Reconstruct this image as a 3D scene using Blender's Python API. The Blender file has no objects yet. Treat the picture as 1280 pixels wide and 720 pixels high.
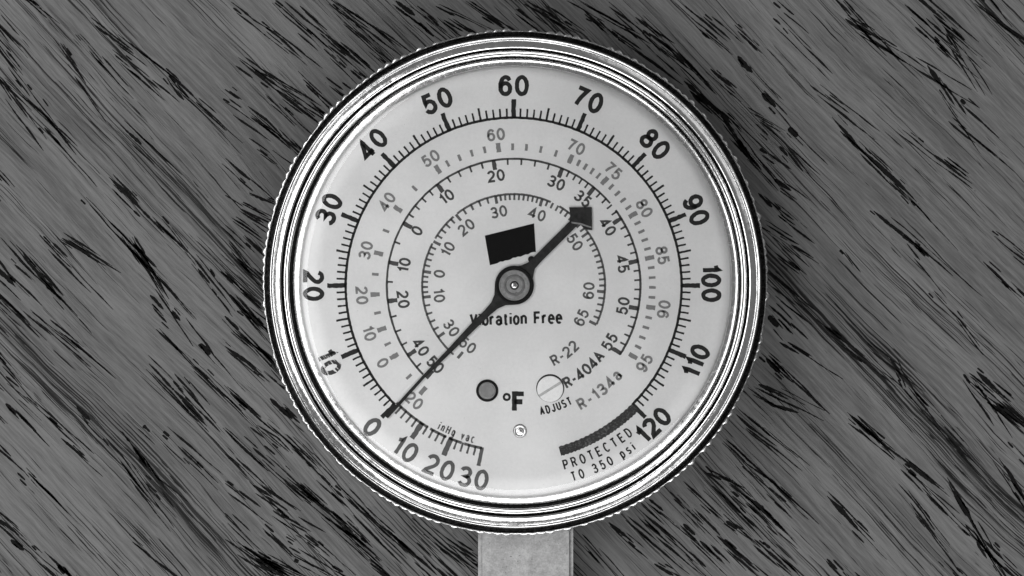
import bpy, bmesh, math, random
from math import sin, cos, pi, radians, degrees, atan2, hypot, exp
from mathutils import Vector
rng = random.Random(7)

# ------------------------------------------------------------------ scale
S = 0.080 / 635.0            # metres per photo unit (the gauge is 80 mm across)
DIAL = 112.0 * S             # height of the dial face above the tabletop
CAM = 3175.0                 # camera height above the dial face, photo units
CX, CY = 642.0, 357.0        # centre of the dial print
BX, BY = 644.0, 353.0        # centre of the bezel

def fz(z): return (CAM - z) / CAM
def W(x, y, z=0.0):
    f = fz(z)
    return Vector(((x - 640.0) * f * S, (360.0 - y) * f * S, DIAL + z * S))

scene = bpy.context.scene
# ------------------------------------------------------------------ camera
cam = bpy.data.cameras.new('camera')
cam.sensor_width = 36.0
cam.lens = 36.0 * CAM / 1280.0
cam.clip_start, cam.clip_end = 0.01, 20.0
camo = bpy.data.objects.new('camera', cam)
camo.location = (0, 0, DIAL + CAM * S)
scene.collection.objects.link(camo)
scene.camera = camo

# ------------------------------------------------------------------ world, lamps, exposure
world = bpy.data.worlds.new('World'); scene.world = world; world.use_nodes = True
bg = world.node_tree.nodes['Background']
bg.inputs[0].default_value = (1, 1, 1, 1); bg.inputs[1].default_value = 0.15

def softbox(name, az, zen, dist, w, h, radiance):
    L = bpy.data.lights.new(name, 'AREA'); L.shape = 'RECTANGLE'; L.size = w; L.size_y = h
    L.energy = radiance * pi * w * h
    o = bpy.data.objects.new(name, L)
    a, z = radians(az), radians(zen)
    d = Vector((cos(a) * sin(z), sin(a) * sin(z), cos(z)))
    o.location = d * dist + Vector((0, 0, DIAL))
    o.rotation_euler = (-d).to_track_quat('-Z', 'Y').to_euler()
    scene.collection.objects.link(o); return o
softbox('window_light', 168, 43, 1.0, 1.05, 0.62, 5.0)
softbox('room_light', 271, 42, 1.0, 1.05, 0.62, 5.1)
softbox('added_fill', 42, 76, 1.1, 1.0, 0.4, 0.7)  # weak fill lamp, added to lift the shade at the upper right

vs = scene.view_settings
vs.view_transform = 'Standard'; vs.look = 'None'; vs.exposure = 0.0; vs.gamma = 1.0
vs.use_curve_mapping = False
scene.render.engine = 'CYCLES'
scene.cycles.use_denoising = True
scene.cycles.max_bounces = 8

# ------------------------------------------------------------------ material helpers
def lin(v):                                   # sRGB grey 0..255 -> linear
    v /= 255.0
    return v / 12.92 if v <= 0.04045 else ((v + 0.055) / 1.055) ** 2.4
def g(v): return (v, v, v, 1.0)

class N:
    def __init__(s, name):
        s.m = bpy.data.materials.new(name); s.m.use_nodes = True
        s.t = s.m.node_tree; s.b = s.t.nodes['Principled BSDF']; s.out = s.t.nodes['Material Output']
        tc = s.t.nodes.new('ShaderNodeTexCoord')
        v = s.t.nodes.new('ShaderNodeVectorMath'); v.operation = 'SCALE'; v.inputs['Scale'].default_value = 1.0 / S
        s.t.links.new(tc.outputs['Object'], v.inputs[0]); s.co = v.outputs[0]
    def setv(s, sock, val):
        if hasattr(val, 'links'): s.t.links.new(val, sock)
        else: sock.default_value = val
    def math(s, op, a, b=0.0, c=0.0, clamp=False):
        n = s.t.nodes.new('ShaderNodeMath'); n.operation = op; n.use_clamp = clamp
        for i, v in enumerate((a, b, c)): s.setv(n.inputs[i], v)
        return n.outputs[0]
    def comb(s, x, y, z=0.0):
        n = s.t.nodes.new('ShaderNodeCombineXYZ')
        for i, v in enumerate((x, y, z)): s.setv(n.inputs[i], v)
        return n.outputs[0]
    def sep(s, v):
        n = s.t.nodes.new('ShaderNodeSeparateXYZ'); s.setv(n.inputs[0], v); return n.outputs
    def noise(s, vec, scale=1.0, detail=2.0, rough=0.5):
        n = s.t.nodes.new('ShaderNodeTexNoise'); s.setv(n.inputs['Vector'], vec)
        n.inputs['Scale'].default_value = scale; n.inputs['Detail'].default_value = detail
        n.inputs['Roughness'].default_value = rough
        return n.outputs[0]
    def step(s, v, lo, hi, a=0.0, b=1.0):
        n = s.t.nodes.new('ShaderNodeMapRange'); n.interpolation_type = 'SMOOTHSTEP'
        for i, q in enumerate((v, lo, hi, a, b)): s.setv(n.inputs[i], q)
        return n.outputs[0]
    def mix(s, f, a, b):
        n = s.t.nodes.new('ShaderNodeMix'); n.data_type = 'FLOAT'
        s.setv(n.inputs[0], f); s.setv(n.inputs[2], a); s.setv(n.inputs[3], b)
        return n.outputs[0]
    def bump(s, h, strength=0.3, dist=1.0):
        n = s.t.nodes.new('ShaderNodeBump'); n.inputs['Strength'].default_value = strength
        n.inputs['Distance'].default_value = dist * S; s.setv(n.inputs['Height'], h)
        s.t.links.new(n.outputs[0], s.b.inputs['Normal'])
    def base(s, v):
        if hasattr(v, 'links'): s.t.links.new(s.comb(v, v, v), s.b.inputs['Base Color'])
        else: s.b.inputs['Base Color'].default_value = g(v)
    def p(s, **k):
        for n, v in k.items(): s.setv(s.b.inputs[n.replace('_', ' ')], v)
        return s

def wood_material():
    n = N('dark_oak')
    r = n.t.nodes.new('ShaderNodeVectorRotate'); r.rotation_type = 'Z_AXIS'
    r.inputs['Angle'].default_value = radians(46); n.setv(r.inputs['Vector'], n.co)
    u, v, _ = n.sep(r.outputs[0])
    def uv(a, b, o=0.0): return n.comb(n.math('MULTIPLY', u, a), n.math('MULTIPLY', vv, b), o)
    vv = v
    w1 = n.math('MULTIPLY', n.math('SUBTRACT', n.noise(uv(.0018, .0032), 1, 1), .5), 46.0)
    vv = n.math('ADD', v, w1)
    w2 = n.math('MULTIPLY', n.math('SUBTRACT', n.noise(uv(.016, .03, 7), 1, 2), .5), 5.0)
    vv = n.math('ADD', vv, w2)
    broad = n.noise(uv(.0020, .022, 3), 1, 2)
    fine = n.noise(uv(.010, .22, 5), 1, 4, .6)
    fibre = n.noise(uv(.05, .9, 9), 1, 2)
    tone = n.math('ADD', n.math('MULTIPLY', broad, .30), n.math('ADD', n.math('MULTIPLY', fine, .45), n.math('MULTIPLY', fibre, .25)))
    tone = n.step(tone, .33, .67, .054, .128)
    band = n.noise(uv(.0016, .017, 21), 1, 3, .6)
    bandm = n.step(band, .42, .66, -.03, .075)
    def bell(v0, w, h):
        d = n.math('DIVIDE', n.math('SUBTRACT', vv, v0), w)
        return n.math('MULTIPLY', n.math('EXPONENT', n.math('MULTIPLY', n.math('MULTIPLY', d, d), -1.0)), h)
    band2 = bandm
    for v0, w, h in ((275, 42, .075), (-235, 60, .055), (-505, 40, .07)): band2 = n.math('ADD', band2, bell(v0, w, h))
    long_ = n.noise(uv(.0042, .22, 31), 1, 4, .62)
    pore = n.step(n.math('SUBTRACT', long_, n.math('SUBTRACT', .645, n.math('MULTIPLY', band2, .55))), -.006, .014)
    short = n.noise(uv(.011, .24, 41), 1, 3, .55)
    pore2 = n.step(n.math('SUBTRACT', short, n.math('SUBTRACT', .70, n.math('MULTIPLY', band2, .8))), -.006, .016)
    hair = n.noise(uv(.0040, .42, 51), 1, 3, .6)
    pore3 = n.step(n.math('SUBTRACT', hair, n.math('SUBTRACT', .635, band2)), -.01, .025, 0.0, .9)
    pm = n.math('MAXIMUM', n.math('MAXIMUM', pore, pore2), pore3)
    smoky = n.step(n.math('ADD', n.noise(uv(.006, .17, 61), 1, 4, .65), band2), .56, .80, 0.0, .42)
    n.base(n.mix(n.math('MAXIMUM', pm, smoky), tone, .005))
    n.p(Roughness=.6); n.b.inputs['Specular IOR Level'].default_value = .12
    n.bump(n.math('SUBTRACT', n.math('MULTIPLY', tone, 3.0), pm), .45, 1.2)
    return n.m

def metal_material(name, col, rough, scratch=.12, cx=BX, cy=BY):
    n = N(name)
    x, y, z = n.sep(n.co)
    dx = n.math('SUBTRACT', x, cx - 640.0); dy = n.math('SUBTRACT', y, 360.0 - cy)
    rad = n.math('SQRT', n.math('ADD', n.math('MULTIPLY', dx, dx), n.math('MULTIPLY', dy, dy)))
    ang = n.math('ARCTAN2', dy, dx)
    rings = n.noise(n.comb(n.math('MULTIPLY', rad, 1.1), n.math('MULTIPLY', ang, 2.2), z), 1, 3, .6)
    spots = n.noise(n.co, .22, 3, .6)
    dirt = n.step(n.noise(n.co, .35, 4, .65), .62, .74)
    n.base(n.mix(dirt, col, col * .45))
    n.p(Metallic=1.0, Roughness=n.step(spots, .3, .75, rough * .7, rough * 1.6))
    dents = n.noise(n.co, .045, 2, .5)
    n.bump(n.math('ADD', n.math('ADD', rings, n.math('MULTIPLY', dents, 5.0)), n.math('MULTIPLY', spots, .5)), scratch, 1.0)
    return n.m

def ink_material(name, ink, wear=.62, paper=None):
    n = N(name)
    a = n.noise(n.co, .42, 3, .65); b = n.noise(n.co, .09, 1)
    f = n.math('ADD', n.math('MULTIPLY', a, .75), n.math('MULTIPLY', b, .25))
    n.base(n.mix(n.step(f, wear - .10, wear + .12), ink, lin(95) if ink < .03 else lin(185)))
    n.p(Roughness=.5); n.b.inputs['Specular IOR Level'].default_value = .3
    return n.m

def worn_material(name, ink):
    n = N(name)
    r = n.t.nodes.new('ShaderNodeVectorRotate'); r.rotation_type = 'Z_AXIS'
    r.inputs['Angle'].default_value = radians(48); n.setv(r.inputs['Vector'], n.co)
    u, v, _ = n.sep(r.outputs[0])
    s_ = n.noise(n.comb(n.math('MULTIPLY', u, .05), n.math('MULTIPLY', v, .42)), 1, 2, .6)
    n.base(n.mix(n.step(s_, .545, .625), ink, DIALCOL)); n.p(Roughness=.5)
    return n.m

DIALCOL = .72
def dial_material():
    n = N('dial_face_paint')
    a = n.noise(n.co, .012, 3, .55); b = n.noise(n.co, .25, 3, .6)
    speck = n.step(n.noise(n.co, .55, 1), .795, .83, 0.0, .7)
    f = n.math('ADD', n.math('MULTIPLY', a, .7), n.math('MULTIPLY', b, .3))
    n.base(n.mix(speck, n.step(f, .3, .7, DIALCOL - .05, DIALCOL + .05), .2)); n.p(Roughness=.55)
    n.b.inputs['Specular IOR Level'].default_value = .3
    n.bump(b, .05, 1.0)
    return n.m

def plain_paint(name, v, rough=.5, var=.3, scale=.2, metallic=0.0):
    n = N(name)
    a = n.noise(n.co, scale, 4, .65)
    n.base(n.step(a, .3, .7, v * (1 - var), v * (1 + var))); n.p(Roughness=rough, Metallic=metallic)
    n.bump(a, .12, 1.0)
    if v < .01 or 'pore' in name or 'pointer' in name: n.b.inputs['Specular IOR Level'].default_value = .05
    return n.m

def lens_material():
    n = N('clear_lens')
    t = n.t; t.nodes.remove(n.b)
    tr = t.nodes.new('ShaderNodeBsdfTransparent'); tr.inputs[0].default_value = g(.985)
    gl = t.nodes.new('ShaderNodeBsdfGlossy'); gl.inputs['Roughness'].default_value = .03
    fr = t.nodes.new('ShaderNodeFresnel'); fr.inputs['IOR'].default_value = 1.45
    mx = t.nodes.new('ShaderNodeMixShader')
    t.links.new(fr.outputs[0], mx.inputs[0]); t.links.new(tr.outputs[0], mx.inputs[1]); t.links.new(gl.outputs[0], mx.inputs[2])
    t.links.new(mx.outputs[0], n.out.inputs['Surface'])
    return n.m

M = dict(
    wood=wood_material(), chrome=metal_material('bezel_chrome', .82, .16, .17),
    knurl=metal_material('knurl_chrome', .62, .26, .3), satin=metal_material('satin_ring', .86, .19, .10),
    groove=metal_material('dark_groove', .05, .4), channel=metal_material('dark_reflection_channel', .07, .3, .3),  # groove metal is near-black; the channel's dark reflection is put into its colour
    case=plain_paint('case_steel', .12, .4, metallic=1.0),
    dial=dial_material(), black=ink_material('black_ink', lin(20), .70), worn=worn_material('scratched_ink', lin(30)),
    dark=ink_material('dark_grey_ink', lin(66), .72), vac=ink_material('vacuum_grey_ink', lin(84), .72),
    mid=ink_material('grey_ink', lin(88), .68), pale=ink_material('pale_grey_ink', lin(122), .70),
    band=ink_material('mottled_band_ink', lin(38), .58),
    patch=plain_paint('black_patch', .003, .6), needle=plain_paint('pointer_paint', lin(44), .5, .35, .12),
    hub=plain_paint('hub_metal', lin(132), .42, .25, .15), rim=plain_paint('hub_rim', lin(24), .5),
    rivet=plain_paint('rivet_grey', lin(128), .5, .12, .1), pin=plain_paint('pin_metal', .75, .2, .1, metallic=1.0),
    screw=plain_paint('screw_metal', .90, .35, .04, .3, metallic=.15), hole=plain_paint('recess_dark', .015, .7),
    ringdark=plain_paint('hub_ring_metal', lin(98), .45, .2, .15), slot=plain_paint('screw_slot', .50, .4, .1, .3, metallic=.2), lens=lens_material())

def stem_material():
    n = N('dull_plated_stem')
    a = n.noise(n.co, .07, 4, .7); b = n.noise(n.co, .45, 3, .6)
    pit = n.step(n.noise(n.co, .3, 2), .68, .76)
    f = n.math('ADD', n.math('MULTIPLY', a, .65), n.math('MULTIPLY', b, .35))
    n.base(n.mix(pit, n.step(f, .3, .7, .19, .37), .05))
    n.p(Metallic=.35, Roughness=.42); n.bump(f, .15, 1.5)
    return n.m
M['stem'] = stem_material()
M['pore'] = plain_paint('open_pore', .005, .8, .4, .3)

# ------------------------------------------------------------------ object helpers
def link(name, me, mat, parent=None, smooth=False):
    o = bpy.data.objects.new(name, me)
    if mat: me.materials.append(mat)
    if smooth:
        for p in me.polygons: p.use_smooth = True
    scene.collection.objects.link(o)
    if parent: o.parent = parent
    return o
def mesh(name, vs_, fs, mat, parent=None, smooth=False):
    me = bpy.data.meshes.new(name); me.from_pydata([tuple(v) for v in vs_], [], fs); me.update()
    bm = bmesh.new(); bm.from_mesh(me); bmesh.ops.recalc_face_normals(bm, faces=bm.faces); bm.to_mesh(me); bm.free()
    return link(name, me, mat, parent, smooth)

def lathe(name, prof, mat, parent, cx=BX, cy=BY, n=256, smooth=True, cap=False, jitter=0.0):
    """prof: list of (radius in photo units as seen at that height, z); a None splits the shading."""
    vs_, fs = [], []
    c = W(cx, cy, 0); prev = None
    wob = [(rng.uniform(-1, 1)) for _ in range(n)]
    for q in prof:
        if q is None: 
            if prev is not None:
                r, z = prev; start = len(vs_)
                vs_ += [vs_[start - n + i].copy() for i in range(n)]
            continue
        r, z = q; f = fz(z)
        start = len(vs_)
        for i in range(n):
            a = 2 * pi * i / n
            rr = (r + jitter * wob[i]) * f * S
            vs_.append(Vector((c.x + rr * cos(a), c.y + rr * sin(a), DIAL + z * S)))
        if prev is not None:
            p0 = start - n
            for i in range(n):
                j = (i + 1) % n
                fs.append((p0 + i, p0 + j, start + j, start + i))
        prev = q
    if cap: fs.append(tuple(range(len(vs_) - n, len(vs_))))
    me = bpy.data.meshes.new(name); me.from_pydata([tuple(v) for v in vs_], [], fs); me.update()
    o = link(name, me, mat, parent, smooth)
    return o

def arcpts(cx, cy, rx, ry, a0, a1, n=None):
    n = n or max(3, int(abs(a1 - a0) / 15) + 1)
    return [(cx + rx * cos(radians(a0 + (a1 - a0) * i / n)), cy + ry * sin(radians(a0 + (a1 - a0) * i / n))) for i in range(n + 1)]

# ------------------------------------------------------------------ tabletop
tb = bmesh.new()
bmesh.ops.create_cube(tb, size=1.0)
for v in tb.verts:
    v.co.x *= .62; v.co.y *= .46; v.co.z = v.co.z * .022 - .011
bmesh.ops.bevel(tb, geom=tb.edges[:], offset=.002, segments=2, affect='EDGES')
me = bpy.data.meshes.new('tabletop'); tb.to_mesh(me); tb.free()
table = link('tabletop', me, M['wood'])
table['kind'] = 'structure'
table['label'] = 'dark wooden tabletop with coarse diagonal grain and black pores'

# larger pores, traced along the grain: narrow open slits, in photo units at tabletop height
STREAKS = """
280 0|20 0 110 75 160 105 230 160 300 225,6|170 0 230 60 350 165,4|225 0 300 70 355 110 420 165 540 265,9|410 0 470 45 560 100 650 175,8|395 30 440 70 560 180,4|640 0 720 60,11|50 220 150 300 220 355 290 400,6|120 265 180 295 260 350,5|270 260 370 355,5|370 180 440 250,4|150 355 280 475,4|85 395 160 450 230 520,7|0 330 60 375,4|0 380 130 470,4|90 515 180 580,4|0 590 100 680,8|380 285 450 340,5|470 260 520 300,6|540 190 600 240,4|300 380 390 450,4|200 480 280 560,5
760 0|0 20 120 110 200 200,7|240 0 330 80 420 150,4|615 65 640 85 680 130,13|485 205 510 240 545 275,13|575 345 600 370 632 405,13|675 475 715 515,13|550 460 605 510,11|640 545 675 590,8|360 50 395 80,8|470 90 550 165,5|380 255 470 330,8|620 670 690 720,12|150 120 260 200,9|280 300 420 430,14|420 430 520 560,10|0 100 130 190,5|630 0 700 60,6|520 400 590 440,6|565 555 600 580,8|200 150 300 260,7|330 340 470 470,8|100 60 200 150,6|470 520 580 640,7
280 240|0 295 60 360 150 430,11|20 380 140 520,8|0 460 60 520,6|0 575 90 640 180 720,9|0 120 120 230,6|60 40 160 90,6|0 10 80 60,5|90 0 200 50,6|20 180 110 290,6|110 560 200 660,8|40 90 150 170,5|0 220 130 330,5|30 520 140 610,5|60 430 150 500,7
760 240|560 0 620 60,8|590 120 720 200,7|600 30 700 110,5|590 290 720 400,5|610 350 720 440,5|600 460 640 510,15|570 600 700 720,8|590 620 650 680,12|640 560 720 610,6|620 220 720 300,4|610 160 700 240,5|600 420 700 520,6
280 480|20 30 110 110 210 200,7|170 50 260 135,12|120 150 200 200 270 270,5|150 260 230 330 390 480 470 560 600 670,8|230 185 350 310,6|350 330 390 370 455 430,11|480 430 560 510 640 575 720 655,10|0 260 80 335,7|105 375 185 430,8|0 370 90 440,5|210 485 290 530,6|0 480 60 540,5|300 560 360 610,6|0 580 100 650 200 720,9|60 600 230 700,11|100 650 250 720,8|540 655 600 700,6|220 365 330 450,5|0 160 120 270,4|420 370 480 430,6|440 480 520 560,3|390 500 520 620 600 690,5|150 520 190 560,5|230 560 275 590,5|240 610 290 640,6|330 590 400 650,5|400 680 450 710,7|260 655 285 668,9|180 470 230 505,4
760 480|480 110 530 160 640 240,7|430 210 520 300 620 370 715 470,8|345 310 440 400 520 490,7|450 375 560 450 650 540 715 610,11|370 330 430 360,6|230 400 360 530,8|405 565 500 650 570 710,10|500 550 580 620,6|580 610 690 710,8|440 510 490 545,9|340 585 420 665,11|280 520 330 570,8|110 465 260 600,6|0 515 100 600,9|150 430 210 480,9|70 490 200 600,5|300 625 370 690,8|170 670 250 720,8|520 10 620 80 720 110,10|560 0 680 60,12|600 385 690 470,7|490 460 520 490,6|280 360 440 510,6|520 440 640 560,5
520 480|0 520 120 620 235 700,7|90 560 235 660,6|0 640 80 720,7|620 560 700 650,5|0 590 60 650,5
520 0|0 80 70 140,9|70 20 150 60,5|180 0 330 100,7|370 30 450 90,5|410 0 520 60,5|480 40 600 120,5|560 0 720 90,5|620 30 710 110,5|0 20 90 90,6|100 70 180 120,5
"""
def streaks():
    V, F = [], []
    k = (CAM + 112.0) / CAM * S
    r2 = random.Random(21)
    def strip(pts, w):
        R = []
        for a, b in zip(pts, pts[1:]):
            L = hypot(b[0] - a[0], b[1] - a[1]); m = max(1, int(L / 1.6))
            R += [(a[0] + (b[0] - a[0]) * i / m, a[1] + (b[1] - a[1]) * i / m) for i in range(m)]
        R.append(pts[-1]); n = len(R)
        ph = r2.uniform(0, 9); run = 0.0; b0 = None
        for i, (x, y) in enumerate(R):
            t = i / max(1, n - 1)
            run = run * .7 + r2.gauss(0, .35)
            side = sin(i * .21 + ph) * .5 + sin(i * .057 + ph * 2) * .8
            env = min(1.0, 4.2 * t, 4.2 * (1 - t)) ** .8
            h = w * .76 * env * (0.74 + .30 * sin(i * .11 + ph) + .26 * run)
            p, q = R[max(i - 1, 0)], R[min(i + 1, n - 1)]
            dx, dy = q[0] - p[0], q[1] - p[1]; l = hypot(dx, dy) or 1
            nx, ny = -dy / l, dx / l
            if h < .16: b0 = None; continue
            cx, cy = x + nx * side * .5, y + ny * side * .5
            V.append(((cx + nx * h - 640) * k, (360 - cy - ny * h) * k, .00003)); V.append(((cx - nx * h - 640) * k, (360 - cy + ny * h) * k, .00003))
            if b0 is not None: F.append((b0, b0 + 1, len(V) - 1, len(V) - 2))
            b0 = len(V) - 2
    def bundle(pts, w):
        strip(pts, w)
        L = hypot(pts[-1][0] - pts[0][0], pts[-1][1] - pts[0][1])
        for _ in range(2 + int(L / 16)):                     # finer slits running alongside
            t0 = r2.uniform(-.1, .8); ln = r2.choice((14, 26, 40, 60, 90)) * r2.uniform(.8, 1.2)
            ax = pts[0][0] + (pts[-1][0] - pts[0][0]) * t0; ay = pts[0][1] + (pts[-1][1] - pts[0][1]) * t0
            ux, uy = (pts[-1][0] - pts[0][0]) / L, (pts[-1][1] - pts[0][1]) / L
            o = r2.choice((-1, 1)) * r2.uniform(1.5, 8)
            strip([(ax - uy * o, ay + ux * o), (ax - uy * o + ux * ln, ay + ux * o + uy * ln)], r2.uniform(.9, 2.0))
    for line in STREAKS.strip().splitlines():
        head, *rest = line.split('|'); ox, oy = map(float, head.split())
        for item in rest:
            c, w = item.split(','); q = list(map(float, c.split()))
            bundle([(ox + q[i] / 3, oy + q[i + 1] / 3) for i in range(0, len(q), 2)], float(w) / 3)
    for lo, hi in ((-260, 274), (1002, 1540)):               # the same grain beyond
        for _ in range(105):
            x, y = r2.uniform(lo, hi - 20), r2.uniform(-150, 860); L = r2.choice((14, 25, 40, 60, 95, 140)) * r2.uniform(.7, 1.2)
            a = radians(r2.gauss(45, 4)); pts = [(x, y)]
            for j in range(3):
                a += radians(r2.gauss(0, 4)); x += cos(a) * L / 3; y += sin(a) * L / 3; pts.append((x, y))
            bundle(pts, r2.choice((1.4, 1.8, 2.2, 2.8, 3.6)))
    o = mesh('grain_pores', V, F, M['pore'], table)
    o['kind'] = 'stuff'
streaks()

# ------------------------------------------------------------------ gauge root
gauge = bpy.data.objects.new('pressure_gauge', None); scene.collection.objects.link(gauge)
gauge.empty_display_size = .02
gauge['label'] = 'round chrome pressure gauge with knurled rim and white dial lying on dark wood'
gauge['category'] = 'pressure gauge'

# case body behind the bezel
lathe('case', [(300, -16), (298, -22), (293, -80), (288, -98), (280, -111.6)], M['case'], gauge, n=128)

# ------------------------------------------------------------------ knurled ring
def knurl():
    teeth, per = 178, 8; n = teeth * per
    amp = [rng.uniform(.5, 1.3) for _ in range(teeth)]
    flat = [rng.uniform(0, .35) if rng.random() < .22 else 1.0 for _ in range(teeth)]
    c = W(BX, BY, 0); vs_, fs = [], []
    levels = [(312.6, -13.0, 0), (313.2, -10.4, .0), (313.9, -9.9, .3), (314.6, -11.5, 1.0), (314.9, -15, 1.15), (314.6, -27, 1.1), (303, -28.5, 0)]
    for r, z, k in levels:
        f = fz(z)
        for i in range(n):
            t, ph = i // per, (i % per) / per
            w = abs(sin(pi * ph)) ** .8
            rr = (r + 2.7 * k * w * amp[t] * flat[t]) * f * S
            a = 2 * pi * i / n
            vs_.append(Vector((c.x + rr * cos(a), c.y + rr * sin(a), DIAL + z * S)))
    for l in range(len(levels) - 1):
        for i in range(n):
            j = (i + 1) % n
            fs.append((l * n + i, l * n + j, (l + 1) * n + j, (l + 1) * n + i))
    me = bpy.data.meshes.new('knurled_ring'); me.from_pydata([tuple(v) for v in vs_], [], fs); me.update()
    return link('knurled_ring', me, M['knurl'], gauge, True)
knurl()

# ------------------------------------------------------------------ bezel rings
bez = lathe('bezel', [(306.9, 9.6), (306.4, 10.8), (305.6, 11.3), (304.8, 10.8), (304.3, 9.4), None,
                (303.6, 9.2), (302.4, 10.6), (300.8, 12.1), (298.8, 13.5), (296.8, 14.5), (295.0, 15.0), (293.8, 15.0), (292.9, 14.2), None,
                (292.6, 13.0), (292.3, 9)], M['chrome'], gauge)
lathe('bezel_channel', [(313.0, -14), (311.6, -13.2), (309.4, -11.5), (308.2, -6), (307.5, 2), (307.0, 9.4)], M['channel'], bez)  # steep outer step, its dark reflection painted in by a darker metal
lathe('bezel_line', [(304.4, 9.6), (304.1, 8.4), (303.6, 8.4), (303.5, 9.4)], M['groove'], bez)
lathe('bezel_groove', [(292.5, 11), (291.9, 3), (290.4, 2.6), (289.9, 9.5)], M['groove'], bez)
lathe('inner_bezel', [(290.1, 9.0), (289.6, 12.4), None, (289.0, 13.4), (288.2, 13.9), (287.4, 13.6), (286.8, 12.6), None, (286.4, 12.4),
                (285.6, 13.0), (284.6, 13.2), (283.6, 12.8), (282.9, 11.8), (282.4, 9), (282.2, 3)], M['chrome'], bez)
lathe('lens_groove', [(282.6, 8), (281.9, -1), (279.2, -1.3), (278.6, 2.0)], M['groove'], bez)
lathe('retaining_ring', [(278.9, 1.2), (278.4, 2.2), None, (277.8, 2.6), (275.5, 3.5), (272.6, 4.2), (270.9, 4.4), None, (270.2, 4.0), (269.6, .4)],
      M['satin'], gauge, cx=BX + .5, cy=BY - .5)
# lens: a shallow clear dome with its own thickness
lp = [(281.6, 6.2)]
for k in range(0, 11):
    r = 280 * (1 - k / 10.0); lp.append((max(r, .05), 8.2 + 9.0 * (1 - (r / 280.0) ** 2)))
lathe('lens', lp, M['lens'], gauge, n=128)

# ------------------------------------------------------------------ dial
dial = lathe('dial', [(278, -3), (278, 0), (140, 0), (.05, 0)], M['dial'], gauge, cx=BX, cy=BY, n=128, smooth=False)
INK = .25

# ---- ink strokes
class Ink:
    def __init__(s): s.v, s.f = [], []
    def poly(s, pts, z=INK):
        b = len(s.v); s.v += [W(x, y, z) for x, y in pts]; s.f.append(tuple(range(b, b + len(pts))))
    def stroke(s, pts, w, closed=False, z=INK, ragged=.10):
        # resample so that the edge can wobble like real print
        P = list(pts) + ([pts[0]] if closed else [])
        R = [P[0]]
        for a, b in zip(P, P[1:]):
            L = hypot(b[0] - a[0], b[1] - a[1]); k = max(1, int(L / 2.6))
            R += [(a[0] + (b[0] - a[0]) * i / k, a[1] + (b[1] - a[1]) * i / k) for i in range(1, k + 1)]
        if closed: R.pop()
        n = len(R); b0 = len(s.v)
        for i, (x, y) in enumerate(R):
            if closed: p, q = R[i - 1], R[(i + 1) % n]
            else: p, q = R[max(i - 1, 0)], R[min(i + 1, n - 1)]
            d1 = (x - p[0], y - p[1]); d2 = (q[0] - x, q[1] - y)
            l1, l2 = hypot(*d1) or 0, hypot(*d2) or 0
            if l1 < 1e-6: d1, l1 = d2, l2
            if l2 < 1e-6: d2, l2 = d1, l1
            t1 = (d1[0] / l1, d1[1] / l1); t2 = (d2[0] / l2, d2[1] / l2)
            tx, ty = t1[0] + t2[0], t1[1] + t2[1]; tl = hypot(tx, ty) or 1e-6
            tx, ty = tx / tl, ty / tl
            c = max(.5, tx * t1[0] + ty * t1[1])
            for sg in (1, -1):
                h = w / 2 / c * (1 + rng.uniform(-ragged, ragged))
                s.v.append(W(x - ty * h * sg, y + tx * h * sg, z))
        for i in range(n if closed else n - 1):
            j = (i + 1) % n
            s.f.append((b0 + 2 * i, b0 + 2 * j, b0 + 2 * j + 1, b0 + 2 * i + 1))
    def build(s, name, mat, parent):
        me = bpy.data.meshes.new(name); me.from_pydata([tuple(v) for v in s.v], [], s.f); me.update()
        return link(name, me, mat, parent)

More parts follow.
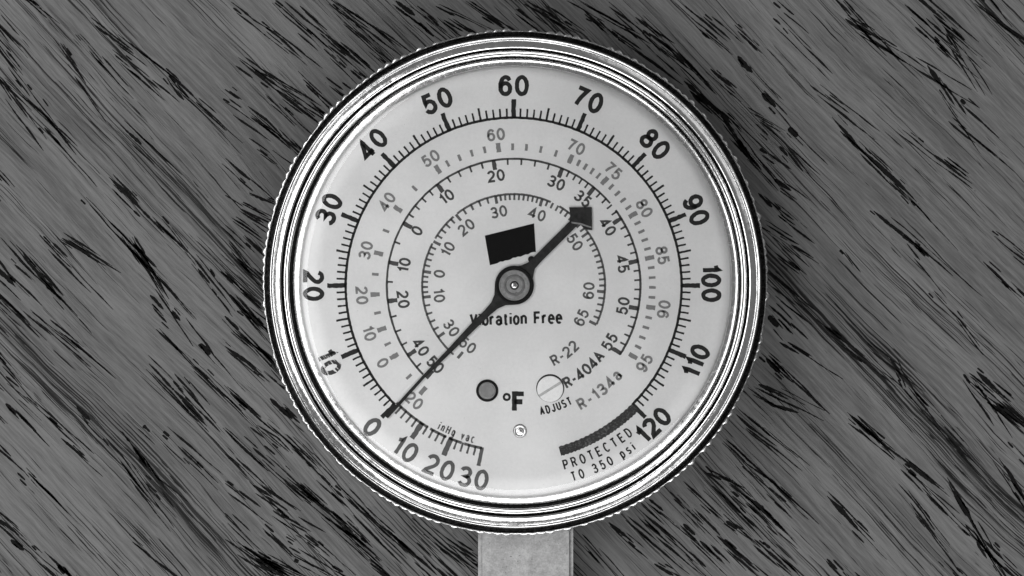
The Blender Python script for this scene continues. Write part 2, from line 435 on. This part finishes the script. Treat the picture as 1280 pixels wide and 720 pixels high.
E = arcpts
GL = {
 '0': (.60, [(E(.30, .5, .30, .5, 0, 360, 28), True)]),
 '1': (.30, [([(.0, .80), (.13, .83), (.22, .90), (.27, 1.0), (.27, 0)], False)]),
 '2': (.60, [(E(.29, .715, .285, .285, 165, -25) + [(.44, .44), (.20, .24), (.06, .12), (.0, 0), (.60, 0)], False)]),
 '3': (.60, [(E(.29, .755, .255, .245, 160, -75) + [(.24, .515)] + E(.29, .26, .295, .26, 80, -160), False)]),
 '4': (.64, [([(.64, .24), (.0, .24), (.45, 1.0), (.45, 0)], False)]),
 '5': (.60, [([(.54, 1.0), (.12, 1.0), (.05, .50)] + E(.28, .325, .30, .325, 130, -158), False)]),
 '6': (.60, [(E(.30, .32, .285, .32, 0, 360, 24), True), (E(.32, .5, .315, .5, 195, 60) + [(.56, .80)], False)]),
 '7': (.58, [([(.0, 1.0), (.58, 1.0), (.42, .70), (.28, .38), (.20, 0)], False)]),
 '8': (.60, [(E(.30, .755, .245, .245, 0, 360, 20), True), (E(.30, .265, .295, .265, 0, 360, 22), True)]),
 '9': (.60, [(E(.30, .68, .285, .32, 0, 360, 24), True), (E(.28, .5, .315, .5, 15, -120) + [(.04, .20)], False)]),
 'A': (.64, [([(0, 0), (.32, 1.0), (.64, 0)], False), ([(.12, .33), (.52, .33)], False)]),
 'R': (.58, [([(0, 0), (0, 1.0), (.32, 1.0)] + E(.32, .755, .22, .245, 80, -80) + [(.32, .51), (0, .51)], False), ([(.30, .5), (.56, 0)], False)]),
 'F': (.52, [([(0, 0), (0, 1.0), (.54, 1.0)], False), ([(0, .53), (.46, .53)], False)]),
 'E': (.52, [([(.54, 0), (0, 0), (0, 1.0), (.54, 1.0)], False), ([(0, .53), (.46, .53)], False)]),
 'P': (.52, [([(0, 0), (0, 1.0), (.30, 1.0)] + E(.30, .74, .24, .26, 80, -80) + [(.30, .48), (0, .48)], False)]),
 'D': (.56, [([(0, 0), (0, 1.0), (.24, 1.0)] + E(.24, .5, .32, .5, 75, -75) + [(.24, 0), (.0, 0)], False)]),
 'O': (.60, [(E(.30, .5, .30, .5, 0, 360, 28), True)]),
 'C': (.58, [(E(.30, .5, .30, .5, 45, 315), False)]),
 'T': (.58, [([(0, 1.0), (.58, 1.0)], False), ([(.29, 1.0), (.29, 0)], False)]),
 'J': (.48, [([(.46, 1.0), (.46, .28)] + E(.23, .26, .23, .26, 0, -180), False)]),
 'U': (.56, [([(0, 1.0), (0, .30)] + E(.28, .28, .28, .28, 180, 360) + [(.56, 1.0)], False)]),
 'S': (.56, [(E(.28, .755, .26, .245, 30, 260) + E(.28, .255, .28, .255, 85, -155), False)]),
 'V': (.60, [([(0, 1.0), (.30, 0), (.60, 1.0)], False)]),
 'H': (.60, [([(0, 0), (0, 1.0)], False), ([(.60, 0), (.60, 1.0)], False), ([(0, .52), (.60, .52)], False)]),
 'i': (.04, [([(.02, 0), (.02, .70)], False), ([(.02, .90), (.02, 1.02)], False)]),
 'b': (.46, [([(0, 0), (0, 1.0)], False), (E(.24, .36, .24, .36, 0, 360, 18), True)]),
 'r': (.32, [([(0, 0), (0, .72)], False), ([(0, .5), (.10, .68), (.32, .72)], False)]),
 'a': (.46, [([(.03, .56)] + E(.23, .50, .22, .22, 150, 10) + [(.46, 0)], False), (E(.22, .20, .22, .20, 0, 360, 16), True)]),
 't': (.34, [([(.14, .94), (.14, .10), (.20, 0), (.34, .01)], False), ([(0, .72), (.32, .72)], False)]),
 'o': (.48, [(E(.24, .36, .24, .36, 0, 360, 18), True)]),
 'n': (.44, [([(0, 0), (0, .72)], False), ([(0, .5)] + E(.22, .50, .22, .22, 150, 0) + [(.44, 0)], False)]),
 'e': (.48, [([(.0, .38), (.48, .38)] + E(.24, .36, .24, .36, 10, 310), False)]),
 'p': (.46, [([(0, -.28), (0, .72)], False), (E(.24, .36, .24, .36, 0, 360, 18), True)]),
 's': (.42, [(E(.21, .54, .20, .18, 30, 260) + E(.21, .18, .21, .18, 85, -155), False)]),
 'g': (.46, [(E(.23, .38, .23, .34, 0, 360, 18), True), ([(.46, .72), (.46, -.08)] + E(.23, -.08, .23, .20, 0, -150), False)]),
 'v': (.44, [([(0, .72), (.22, 0), (.44, .72)], False)]),
 'c': (.44, [(E(.24, .36, .24, .36, 50, 310), False)]),
 '-': (.34, [([(0, .42), (.34, .42)], False)]),
 ' ': (.30, []),
}
def layout(txt, Hs, ws, gap):
    x, out = 0.0, []
    for ch in txt:
        w = GL[ch][0] * Hs * ws; out.append((ch, x, w)); x += w + gap
    return out, x - gap
def put_text(ink, txt, x, y, rot, H, sw, ws=1.0, length=None, gap=None):
    """centre of the text at (x, y); rot in degrees, anticlockwise in the picture."""
    Hs = H - sw
    items, L = layout(txt, Hs, ws, gap or 0.0)
    if length is not None and len(txt) > 1:
        gap = (length - sw - layout(txt, Hs, ws, 0)[1]) / (len(txt) - 1); items, L = layout(txt, Hs, ws, gap)
    ca, sa = cos(radians(rot)), sin(radians(rot))
    for ch, x0, w in items:
        for pts, closed in GL[ch][1]:
            q = []
            for px, py in pts:
                lx = x0 - L / 2 + px * Hs * ws; ly = (py - .5) * Hs
                q.append((x + lx * ca - ly * sa, y - (lx * sa + ly * ca)))
            ink.stroke(q, sw, closed)
def arc_text(ink, txt, th, r, H, sw, ws, span_len):
    """text with its tops towards the dial centre, centred on angle th."""
    Hs = H - sw
    gap = (span_len - sw - layout(txt, Hs, ws, 0)[1]) / (len(txt) - 1)
    items, L = layout(txt, Hs, ws, gap)
    for ch, x0, w in items:
        a = th + degrees((x0 + w / 2 - L / 2) / r)
        put_text(ink, ch, CX + r * cos(radians(a)), CY - r * sin(radians(a)), a + 90, H, sw, ws)
def num(txt, th, r, H, sw, mat, ws=1.0, gap=None, flip=None, dt=0.0):
    th %= 360
    fl = (th >= 180) if flip is None else flip
    ink = Ink()
    put_text(ink, txt, CX + r * cos(radians(th)), CY - r * sin(radians(th)), th + (90 if fl else -90) + dt, H, sw, ws, gap=gap)
    return ink.build('numeral', mat, dial)
def pol(r, a): return (CX + r * cos(radians(a)), CY - r * sin(radians(a)))
def tick(ink, a, r0, r1, w): ink.stroke([pol(r0, a), pol((r0 + r1) / 2, a), pol(r1, a)], w, ragged=.16)
def ring(ink, r, a0, a1, w): ink.stroke([pol(r, a0 + (a1 - a0) * i / 120) for i in range(121)], w, ragged=.14)

# ---- psi scale (outer, black)
i1 = Ink(); ring(i1, 210, 225, -45, 3.2)
for p in range(0, 121):
    a = 225 - 2.25 * p
    if p % 10 == 0: tick(i1, a, 209.5, 233, 5.6)
    elif p % 5 == 0: tick(i1, a, 209.5, 226, 2.7)
    else: tick(i1, a, 209.5, 221.5, 2.3)
i1.build('psi_scale', M['black'], dial)
for p in range(0, 121, 10):
    a = 225 - 2.25 * p
    r = 250 if p <= 80 else 247
    da = {100: .8, 70: .6, 0: 0}.get(p, 0)
    num(str(p), a + da, r, 26.5 if p < 100 else 25.5, 5.3, M['worn'] if p == 10 else (M['vac'] if p == 0 else M['black']), gap=8.2 if p < 100 else 6.6, ws=.98)
# ---- vacuum scale
i2 = Ink()
va = lambda v: 225 + 1.133 * v
for a0, a1 in ((225, va(12.2)), (va(13), va(18.6)), (va(19.4), va(23.6)), (va(24.4), va(30))): ring(i2, 207, a0, a1, 3.4)
for v in range(2, 31, 2):
    if v % 10 == 0: tick(i2, va(v), 206, 229.5, 6.4 if v < 30 else 5.0)
    else: tick(i2, va(v), 206, 218, 2.6)
i2.build('vacuum_scale', M['vac'], dial)
for v, r in ((10, 245.5), (20, 245.5), (30, 246)):
    num(str(v), va(v) + (.2 if v < 30 else -.8), r, 26.3, 4.7, M['vac'], gap=8.0, ws=.98)

# ---- outer refrigerant scale (pale grey, loose ticks)
def loose_scale(majors, minors, r, mat):
    ik = Ink()
    for _, a in majors: tick(ik, a, r - 5.8, r + 5.8, 5.6)
    for a in minors: tick(ik, a, r - 4.2, r + 4.2, 3.4)
    return ik.build('refrigerant_scale', mat, dial)
mj = [('20', 229.2), ('0', 210.6), ('10', 198.3), ('20', 183.7), ('30', 166.6), ('40', 146.5), ('50', 123.1), ('60', 96.3),
      ('70', 65.7), ('75', 49.0), ('80', 30.6), ('85', 11.5), ('90', -9.0), ('95', -30.6)]
mn = [221, 204.9, 191.4, 175.3, 156.8, 135.5, 118.4, 112.9, 107.5, 102.1, 90.4, 84.7, 78.7, 72.2, 62.1, 58.9, 55.6, 52.3]
for (_, a), (_, b) in zip(mj[9:], mj[10:]): mn += [a + (b - a) * k / 5 for k in (1, 2, 3, 4)]
loose_scale(mj, mn, 173.5, M['pale'])
for t, a in mj:
    num(t, a + (.4 if t == '60' else 0), 190, 15.5, 2.9, M['pale'], gap=4.6)
# ---- middle refrigerant scale (dark grey, arc with inward ticks)
i3 = Ink()
ring(i3, 158.5, 224.5, 40.5, 2.6); ring(i3, 158.5, 36.5, -33, 2.8)
mj = [('50', 226.5), ('40', 213.5), ('20', 187.1), ('10', 169.4), ('0', 150.4), ('10', 127.0), ('20', 99.1), ('30', 67.4), ('35', 50.6), ('40', 32.0), ('45', 11.2), ('50', -10.5), ('55', -32.4)]
for t, a in mj: tick(i3, a, 146.5, 159, 5.2)
mn = [220, 208, 201.4, 194.4, 178.3, 159.8]
for k in range(4, 12):
    a, b = mj[k][1], mj[k + 1][1]; mn += [a + (b - a) * q / 5 for q in (1, 2, 3, 4)]
for a in mn: tick(i3, a, 151, 159, 2.3)
i3.build('refrigerant_scale', M['dark'], dial)
for t, a in mj:
    aa = {'35': 51.4, '55': -30.3}.get(t, a - (1.2 if t == '50' and a > 90 else 0))
    num(t, aa, 139, 15, 2.8, M['dark'], gap=4.4)
# ---- inner refrigerant scale (grey, fine ticks)
i4 = Ink()
for a0, a1 in ((229, 152.5), (149, 131), (128, 66), (60, -25)): ring(i4, 114.3, a0, a1, 2.7)
mj = [('50', 232.5), ('30', 214.3), ('10', 187.5), ('0', 171), ('10', 151), ('20', 129), ('30', 101.4), ('40', 71.7), ('50', 35.4), ('60', -3.9), ('65', -25.2)]
sub = [1, 5, 5, 5, 5, 5, 10, 10, 10, 5]
for k, (t, a) in enumerate(mj):
    tick(i4, a, 104.5, 114.5, 3.6)
    if k < len(sub):
        b = mj[k + 1][1]
        for q in range(1, sub[k]): tick(i4, a + (b - a) * q / sub[k], 107.0, 114.5, 2.6)
i4.build('refrigerant_scale', M['mid'], dial)
for t, a in mj: num(t, a, 94 if t != '65' else 93.5, 14.5, 2.6, M['mid'], gap=4.2)

# ---- protected band and lettering
ib = Ink()
n = 60
for k in range(n):
    a0, a1 = -45 - 29.4 * k / n, -45 - 29.4 * (k + 1) / n
    ib.poly([pol(209 + .5 * sin(k * 1.7), a0), pol(209 + .5 * sin(k * 1.7 + 1.7), a1), pol(221 + .6 * sin(k * 2.3 + 2.3), a1), pol(221 + .6 * sin(k * 2.3), a0)], INK + .1)
ib.build('protected_band', M['band'], dial)
def lettering(fn, mat): ik = Ink(); fn(ik); return ik.build('lettering', mat, dial)
lettering(lambda k: arc_text(k, 'PROTECTED', -62.9, 233, 13, 2.0, .78, 95), M['black'])
lettering(lambda k: arc_text(k, 'TO 350 psi', -63.2, 250, 12.5, 2.0, .74, 88), M['black'])
lettering(lambda k: arc_text(k, 'ADJUST', -70.8, 160.5, 11, 2.0, .72, 42), M['black'])
lettering(lambda k: arc_text(k, 'inHg vac', 248.8, 198, 11, 1.7, .62, 48), M['vac'])
lettering(lambda k: arc_text(k, 'R-22', -53, 106.5, 14.5, 2.6, 1.0, 39), M['mid'])
lettering(lambda k: arc_text(k, 'R-404A', -50.2, 138.5, 15, 2.9, .98, 61), M['dark'])
lettering(lambda k: arc_text(k, 'R-134a', -50.6, 170.5, 15.5, 3.0, 1.0, 66), M['pale'])
lettering(lambda k: put_text(k, 'Vibration Free', 645, 398.2, 1.6, 16.5, 3.0, .88, length=116), M['black'])
def deg_f(k):
    put_text(k, 'F', 648.6, 502.8, 0, 27, 6.0, 1.05)
    k.stroke([(633.4 + 3.7 * cos(radians(a)), 496.3 - 3.7 * sin(radians(a))) for a in range(0, 360, 24)], 2.8, True)
lettering(deg_f, M['black'])

# ---- solid helper: prism from an outline
def prism(name, pts, z0, z1, mat, parent, bevel=0.0):
    bm = bmesh.new()
    vsb = [bm.verts.new(W(x, y, z0)) for x, y in pts]
    f = bm.faces.new(vsb)
    r = bmesh.ops.extrude_face_region(bm, geom=[f])
    top = [v for v in r['geom'] if isinstance(v, bmesh.types.BMVert)]
    for v in top: v.co.z = DIAL + z1 * S
    bmesh.ops.recalc_face_normals(bm, faces=bm.faces)
    if bevel:
        es = [e for e in bm.edges if all(v in top for v in e.verts)]
        bmesh.ops.bevel(bm, geom=es, offset=bevel * S, segments=2, affect='EDGES')
    me = bpy.data.meshes.new(name); bm.to_mesh(me); bm.free()
    return link(name, me, mat, parent)
# black rectangle with a ragged lower edge
pp = [(606, 294.6), (667.6, 279.2), (669.8, 315)]
for k in range(1, 18):
    t = k / 18; pp.append((669.8 + (612.4 - 669.8) * t, 315 + (331.5 - 315) * t + rng.uniform(-1.1, .5)))
pp.append((612.4, 331.5))
prism('black_patch', pp, .02, .5, M['patch'], dial)

# ------------------------------------------------------------------ dial fittings
def disc(name, x, y, r, z0, z1, mat, parent, bevel=.8, n=40):
    return prism(name, [(x + r * cos(2 * pi * i / n), y + r * sin(2 * pi * i / n)) for i in range(n)], z0, z1, mat, parent, bevel)
rv = disc('rivet', 609, 488.3, 13.6, .05, 2.2, M['rivet'], gauge, 1.4)
lathe('rivet_ridge', [(13.9, .1), (13.9, 1.0), (12.9, 2.4), (11.6, 2.5), (10.6, 2.3)], M['rim'], rv, 609, 488.3, 48)
lathe('rivet_ring', [(9.6, 2.1), (9.3, 2.8), (8.4, 2.8), (8.0, 2.1)], M['hub'], rv, 609, 488.3, 40)
sw_c = (687.8, 485.2)
disc('screw_recess', *sw_c, 17.6, .05, .35, M['hole'], gauge, 0)
def screw_halves():
    a = radians(32); ux, uy = cos(a), -sin(a); nx, ny = -uy, ux
    sc = disc('adjusting_screw', sw_c[0] - .2, sw_c[1] + 1.0, 16.4, .4, 1.6, M['slot'], gauge, .5)
    for s_ in (1, -1):
        pts = []
        off = 1.5 * s_
        half = math.acos(1.5 / 16.2)
        base = atan2(ny * s_, nx * s_)
        for k in range(25):
            t = base - half + 2 * half * k / 24
            pts.append((sw_c[0] - .2 + 16.2 * cos(t), sw_c[1] + 1.0 + 16.2 * sin(t)))
        prism('screw_half', pts, 1.62, 3.0, M['screw'], sc, .5)
screw_halves()
pn = disc('pin_socket', 650, 538.7, 8.6, .05, .5, M['hole'], gauge, 0, 28)
lathe('pin', [(8.2, .5), (7.8, 1.8), (6.6, 2.4), (5.9, 1.6), (4.6, 1.4), (3.0, 2.6), (1.4, 3.2), (.05, 3.3)], M['pin'], pn, 650, 538.9, 32)

# ------------------------------------------------------------------ pointer
HX, HY = 643.0, 356.5
def hubpt(r, a): return (HX + r * cos(radians(a)), HY - r * sin(radians(a)))
pts = []
# long needle (towards 226 deg), drawn clockwise round the outline
tip = (483.0, 522.0)
pts += [(481.5, 520.2), (494.6, 506.6), (528.8, 468.8), (558.6, 437.6), (588.0, 405.5), (606.0, 387.5), (614.0, 378.0), (618.0, 368.0)]
pts += [hubpt(24.5, a) for a in range(180, 79, -10)]
pts += [(652.5, 331.5), (660.0, 328.0), (668.0, 320.5), (712.0, 276.5)]
pts += [(712.8, 268.0), (711.3, 259.2), (739.8, 258.8), (740.2, 287.8), (733.5, 287.0), (727.0, 282.0), (722.6, 281.0)]
pts += [(676.0, 327.5), (668.5, 336.0)]
pts += [hubpt(24.5, a) for a in range(20, -91, -10)]
pts += [(632.0, 381.5), (622.0, 386.0), (613.0, 393.5), (594.0, 411.5), (563.0, 441.7), (531.6, 471.6), (497.6, 509.1), (484.8, 523.0)]
ptr = prism('pointer', pts, 2.2, 3.6, M['needle'], gauge, .35)
lathe('hub_rim', [(23.4, 3.4), (23.0, 5.6), (21.0, 5.9), (20.4, 5.0)], M['rim'], ptr, HX, HY, 64)
hb = disc('hub', HX, HY, 19.3, 3.4, 6.0, M['hub'], ptr, .9, 56)
lathe('hub_edge', [(19.2, 5.2), (18.9, 6.6), (17.9, 6.7), (17.5, 6.0)], M['rivet'], hb, HX, HY, 56)
lathe('hub_ring', [(13.4, 6.0), (13.0, 6.5), (10.6, 6.5), (10.2, 6.0)], M['ringdark'], hb, HX, HY, 40)
lathe('shaft_collar', [(5.6, 6.0), (5.4, 6.5), (3.9, 6.5)], M['hole'], hb, HX, HY + .3, 28)
lathe('shaft', [(4.0, 6.0), (3.8, 7.4), (2.8, 7.9), (.05, 8.0)], M['pin'], hb, HX, HY + .3, 28)
disc('hub_dimple', HX + 2.6, HY + 10.6, 2.3, 6.0, 6.4, M['pin'], hb, .3, 16)
prism('pointer_fold', [(714.0, 277.0), (727.0, 279.0), (739.4, 283.5), (739.4, 285.2), (726.0, 281.2), (714.5, 279.0)], 3.6, 4.0, M['hub'], ptr, .2)
disc('stop_pin', 664.0, 324.0, 4.0, .05, 3.2, M['rim'], gauge, .8, 20)
# shaft support under the hub so that it does not float
disc('spindle', HX, HY, 7, 0.0, 2.2, M['case'], gauge, 0, 20)

# ------------------------------------------------------------------ stem
zt = -34.0
def stem():
    f = 1.0
    x0, x1, y0, y1 = 597.6, 716.6, 560.0, 1050.0
    bm = bmesh.new()
    bmesh.ops.create_cube(bm, size=1.0)
    a, b = W(x0, y0, zt), W(x1, y1, zt)
    for v in bm.verts:
        v.co = Vector((a.x if v.co.x < 0 else b.x, a.y if v.co.y > 0 else b.y, DIAL + (zt if v.co.z > 0 else zt - 77) * S))
    es = [e for e in bm.edges if abs((e.verts[0].co - e.verts[1].co).y) > .01]
    bmesh.ops.bevel(bm, geom=es, offset=5.5 * S, segments=3, affect='EDGES')
    me = bpy.data.meshes.new('stem'); bm.to_mesh(me); bm.free()
    return link('stem', me, M['stem'], gauge)
stem()
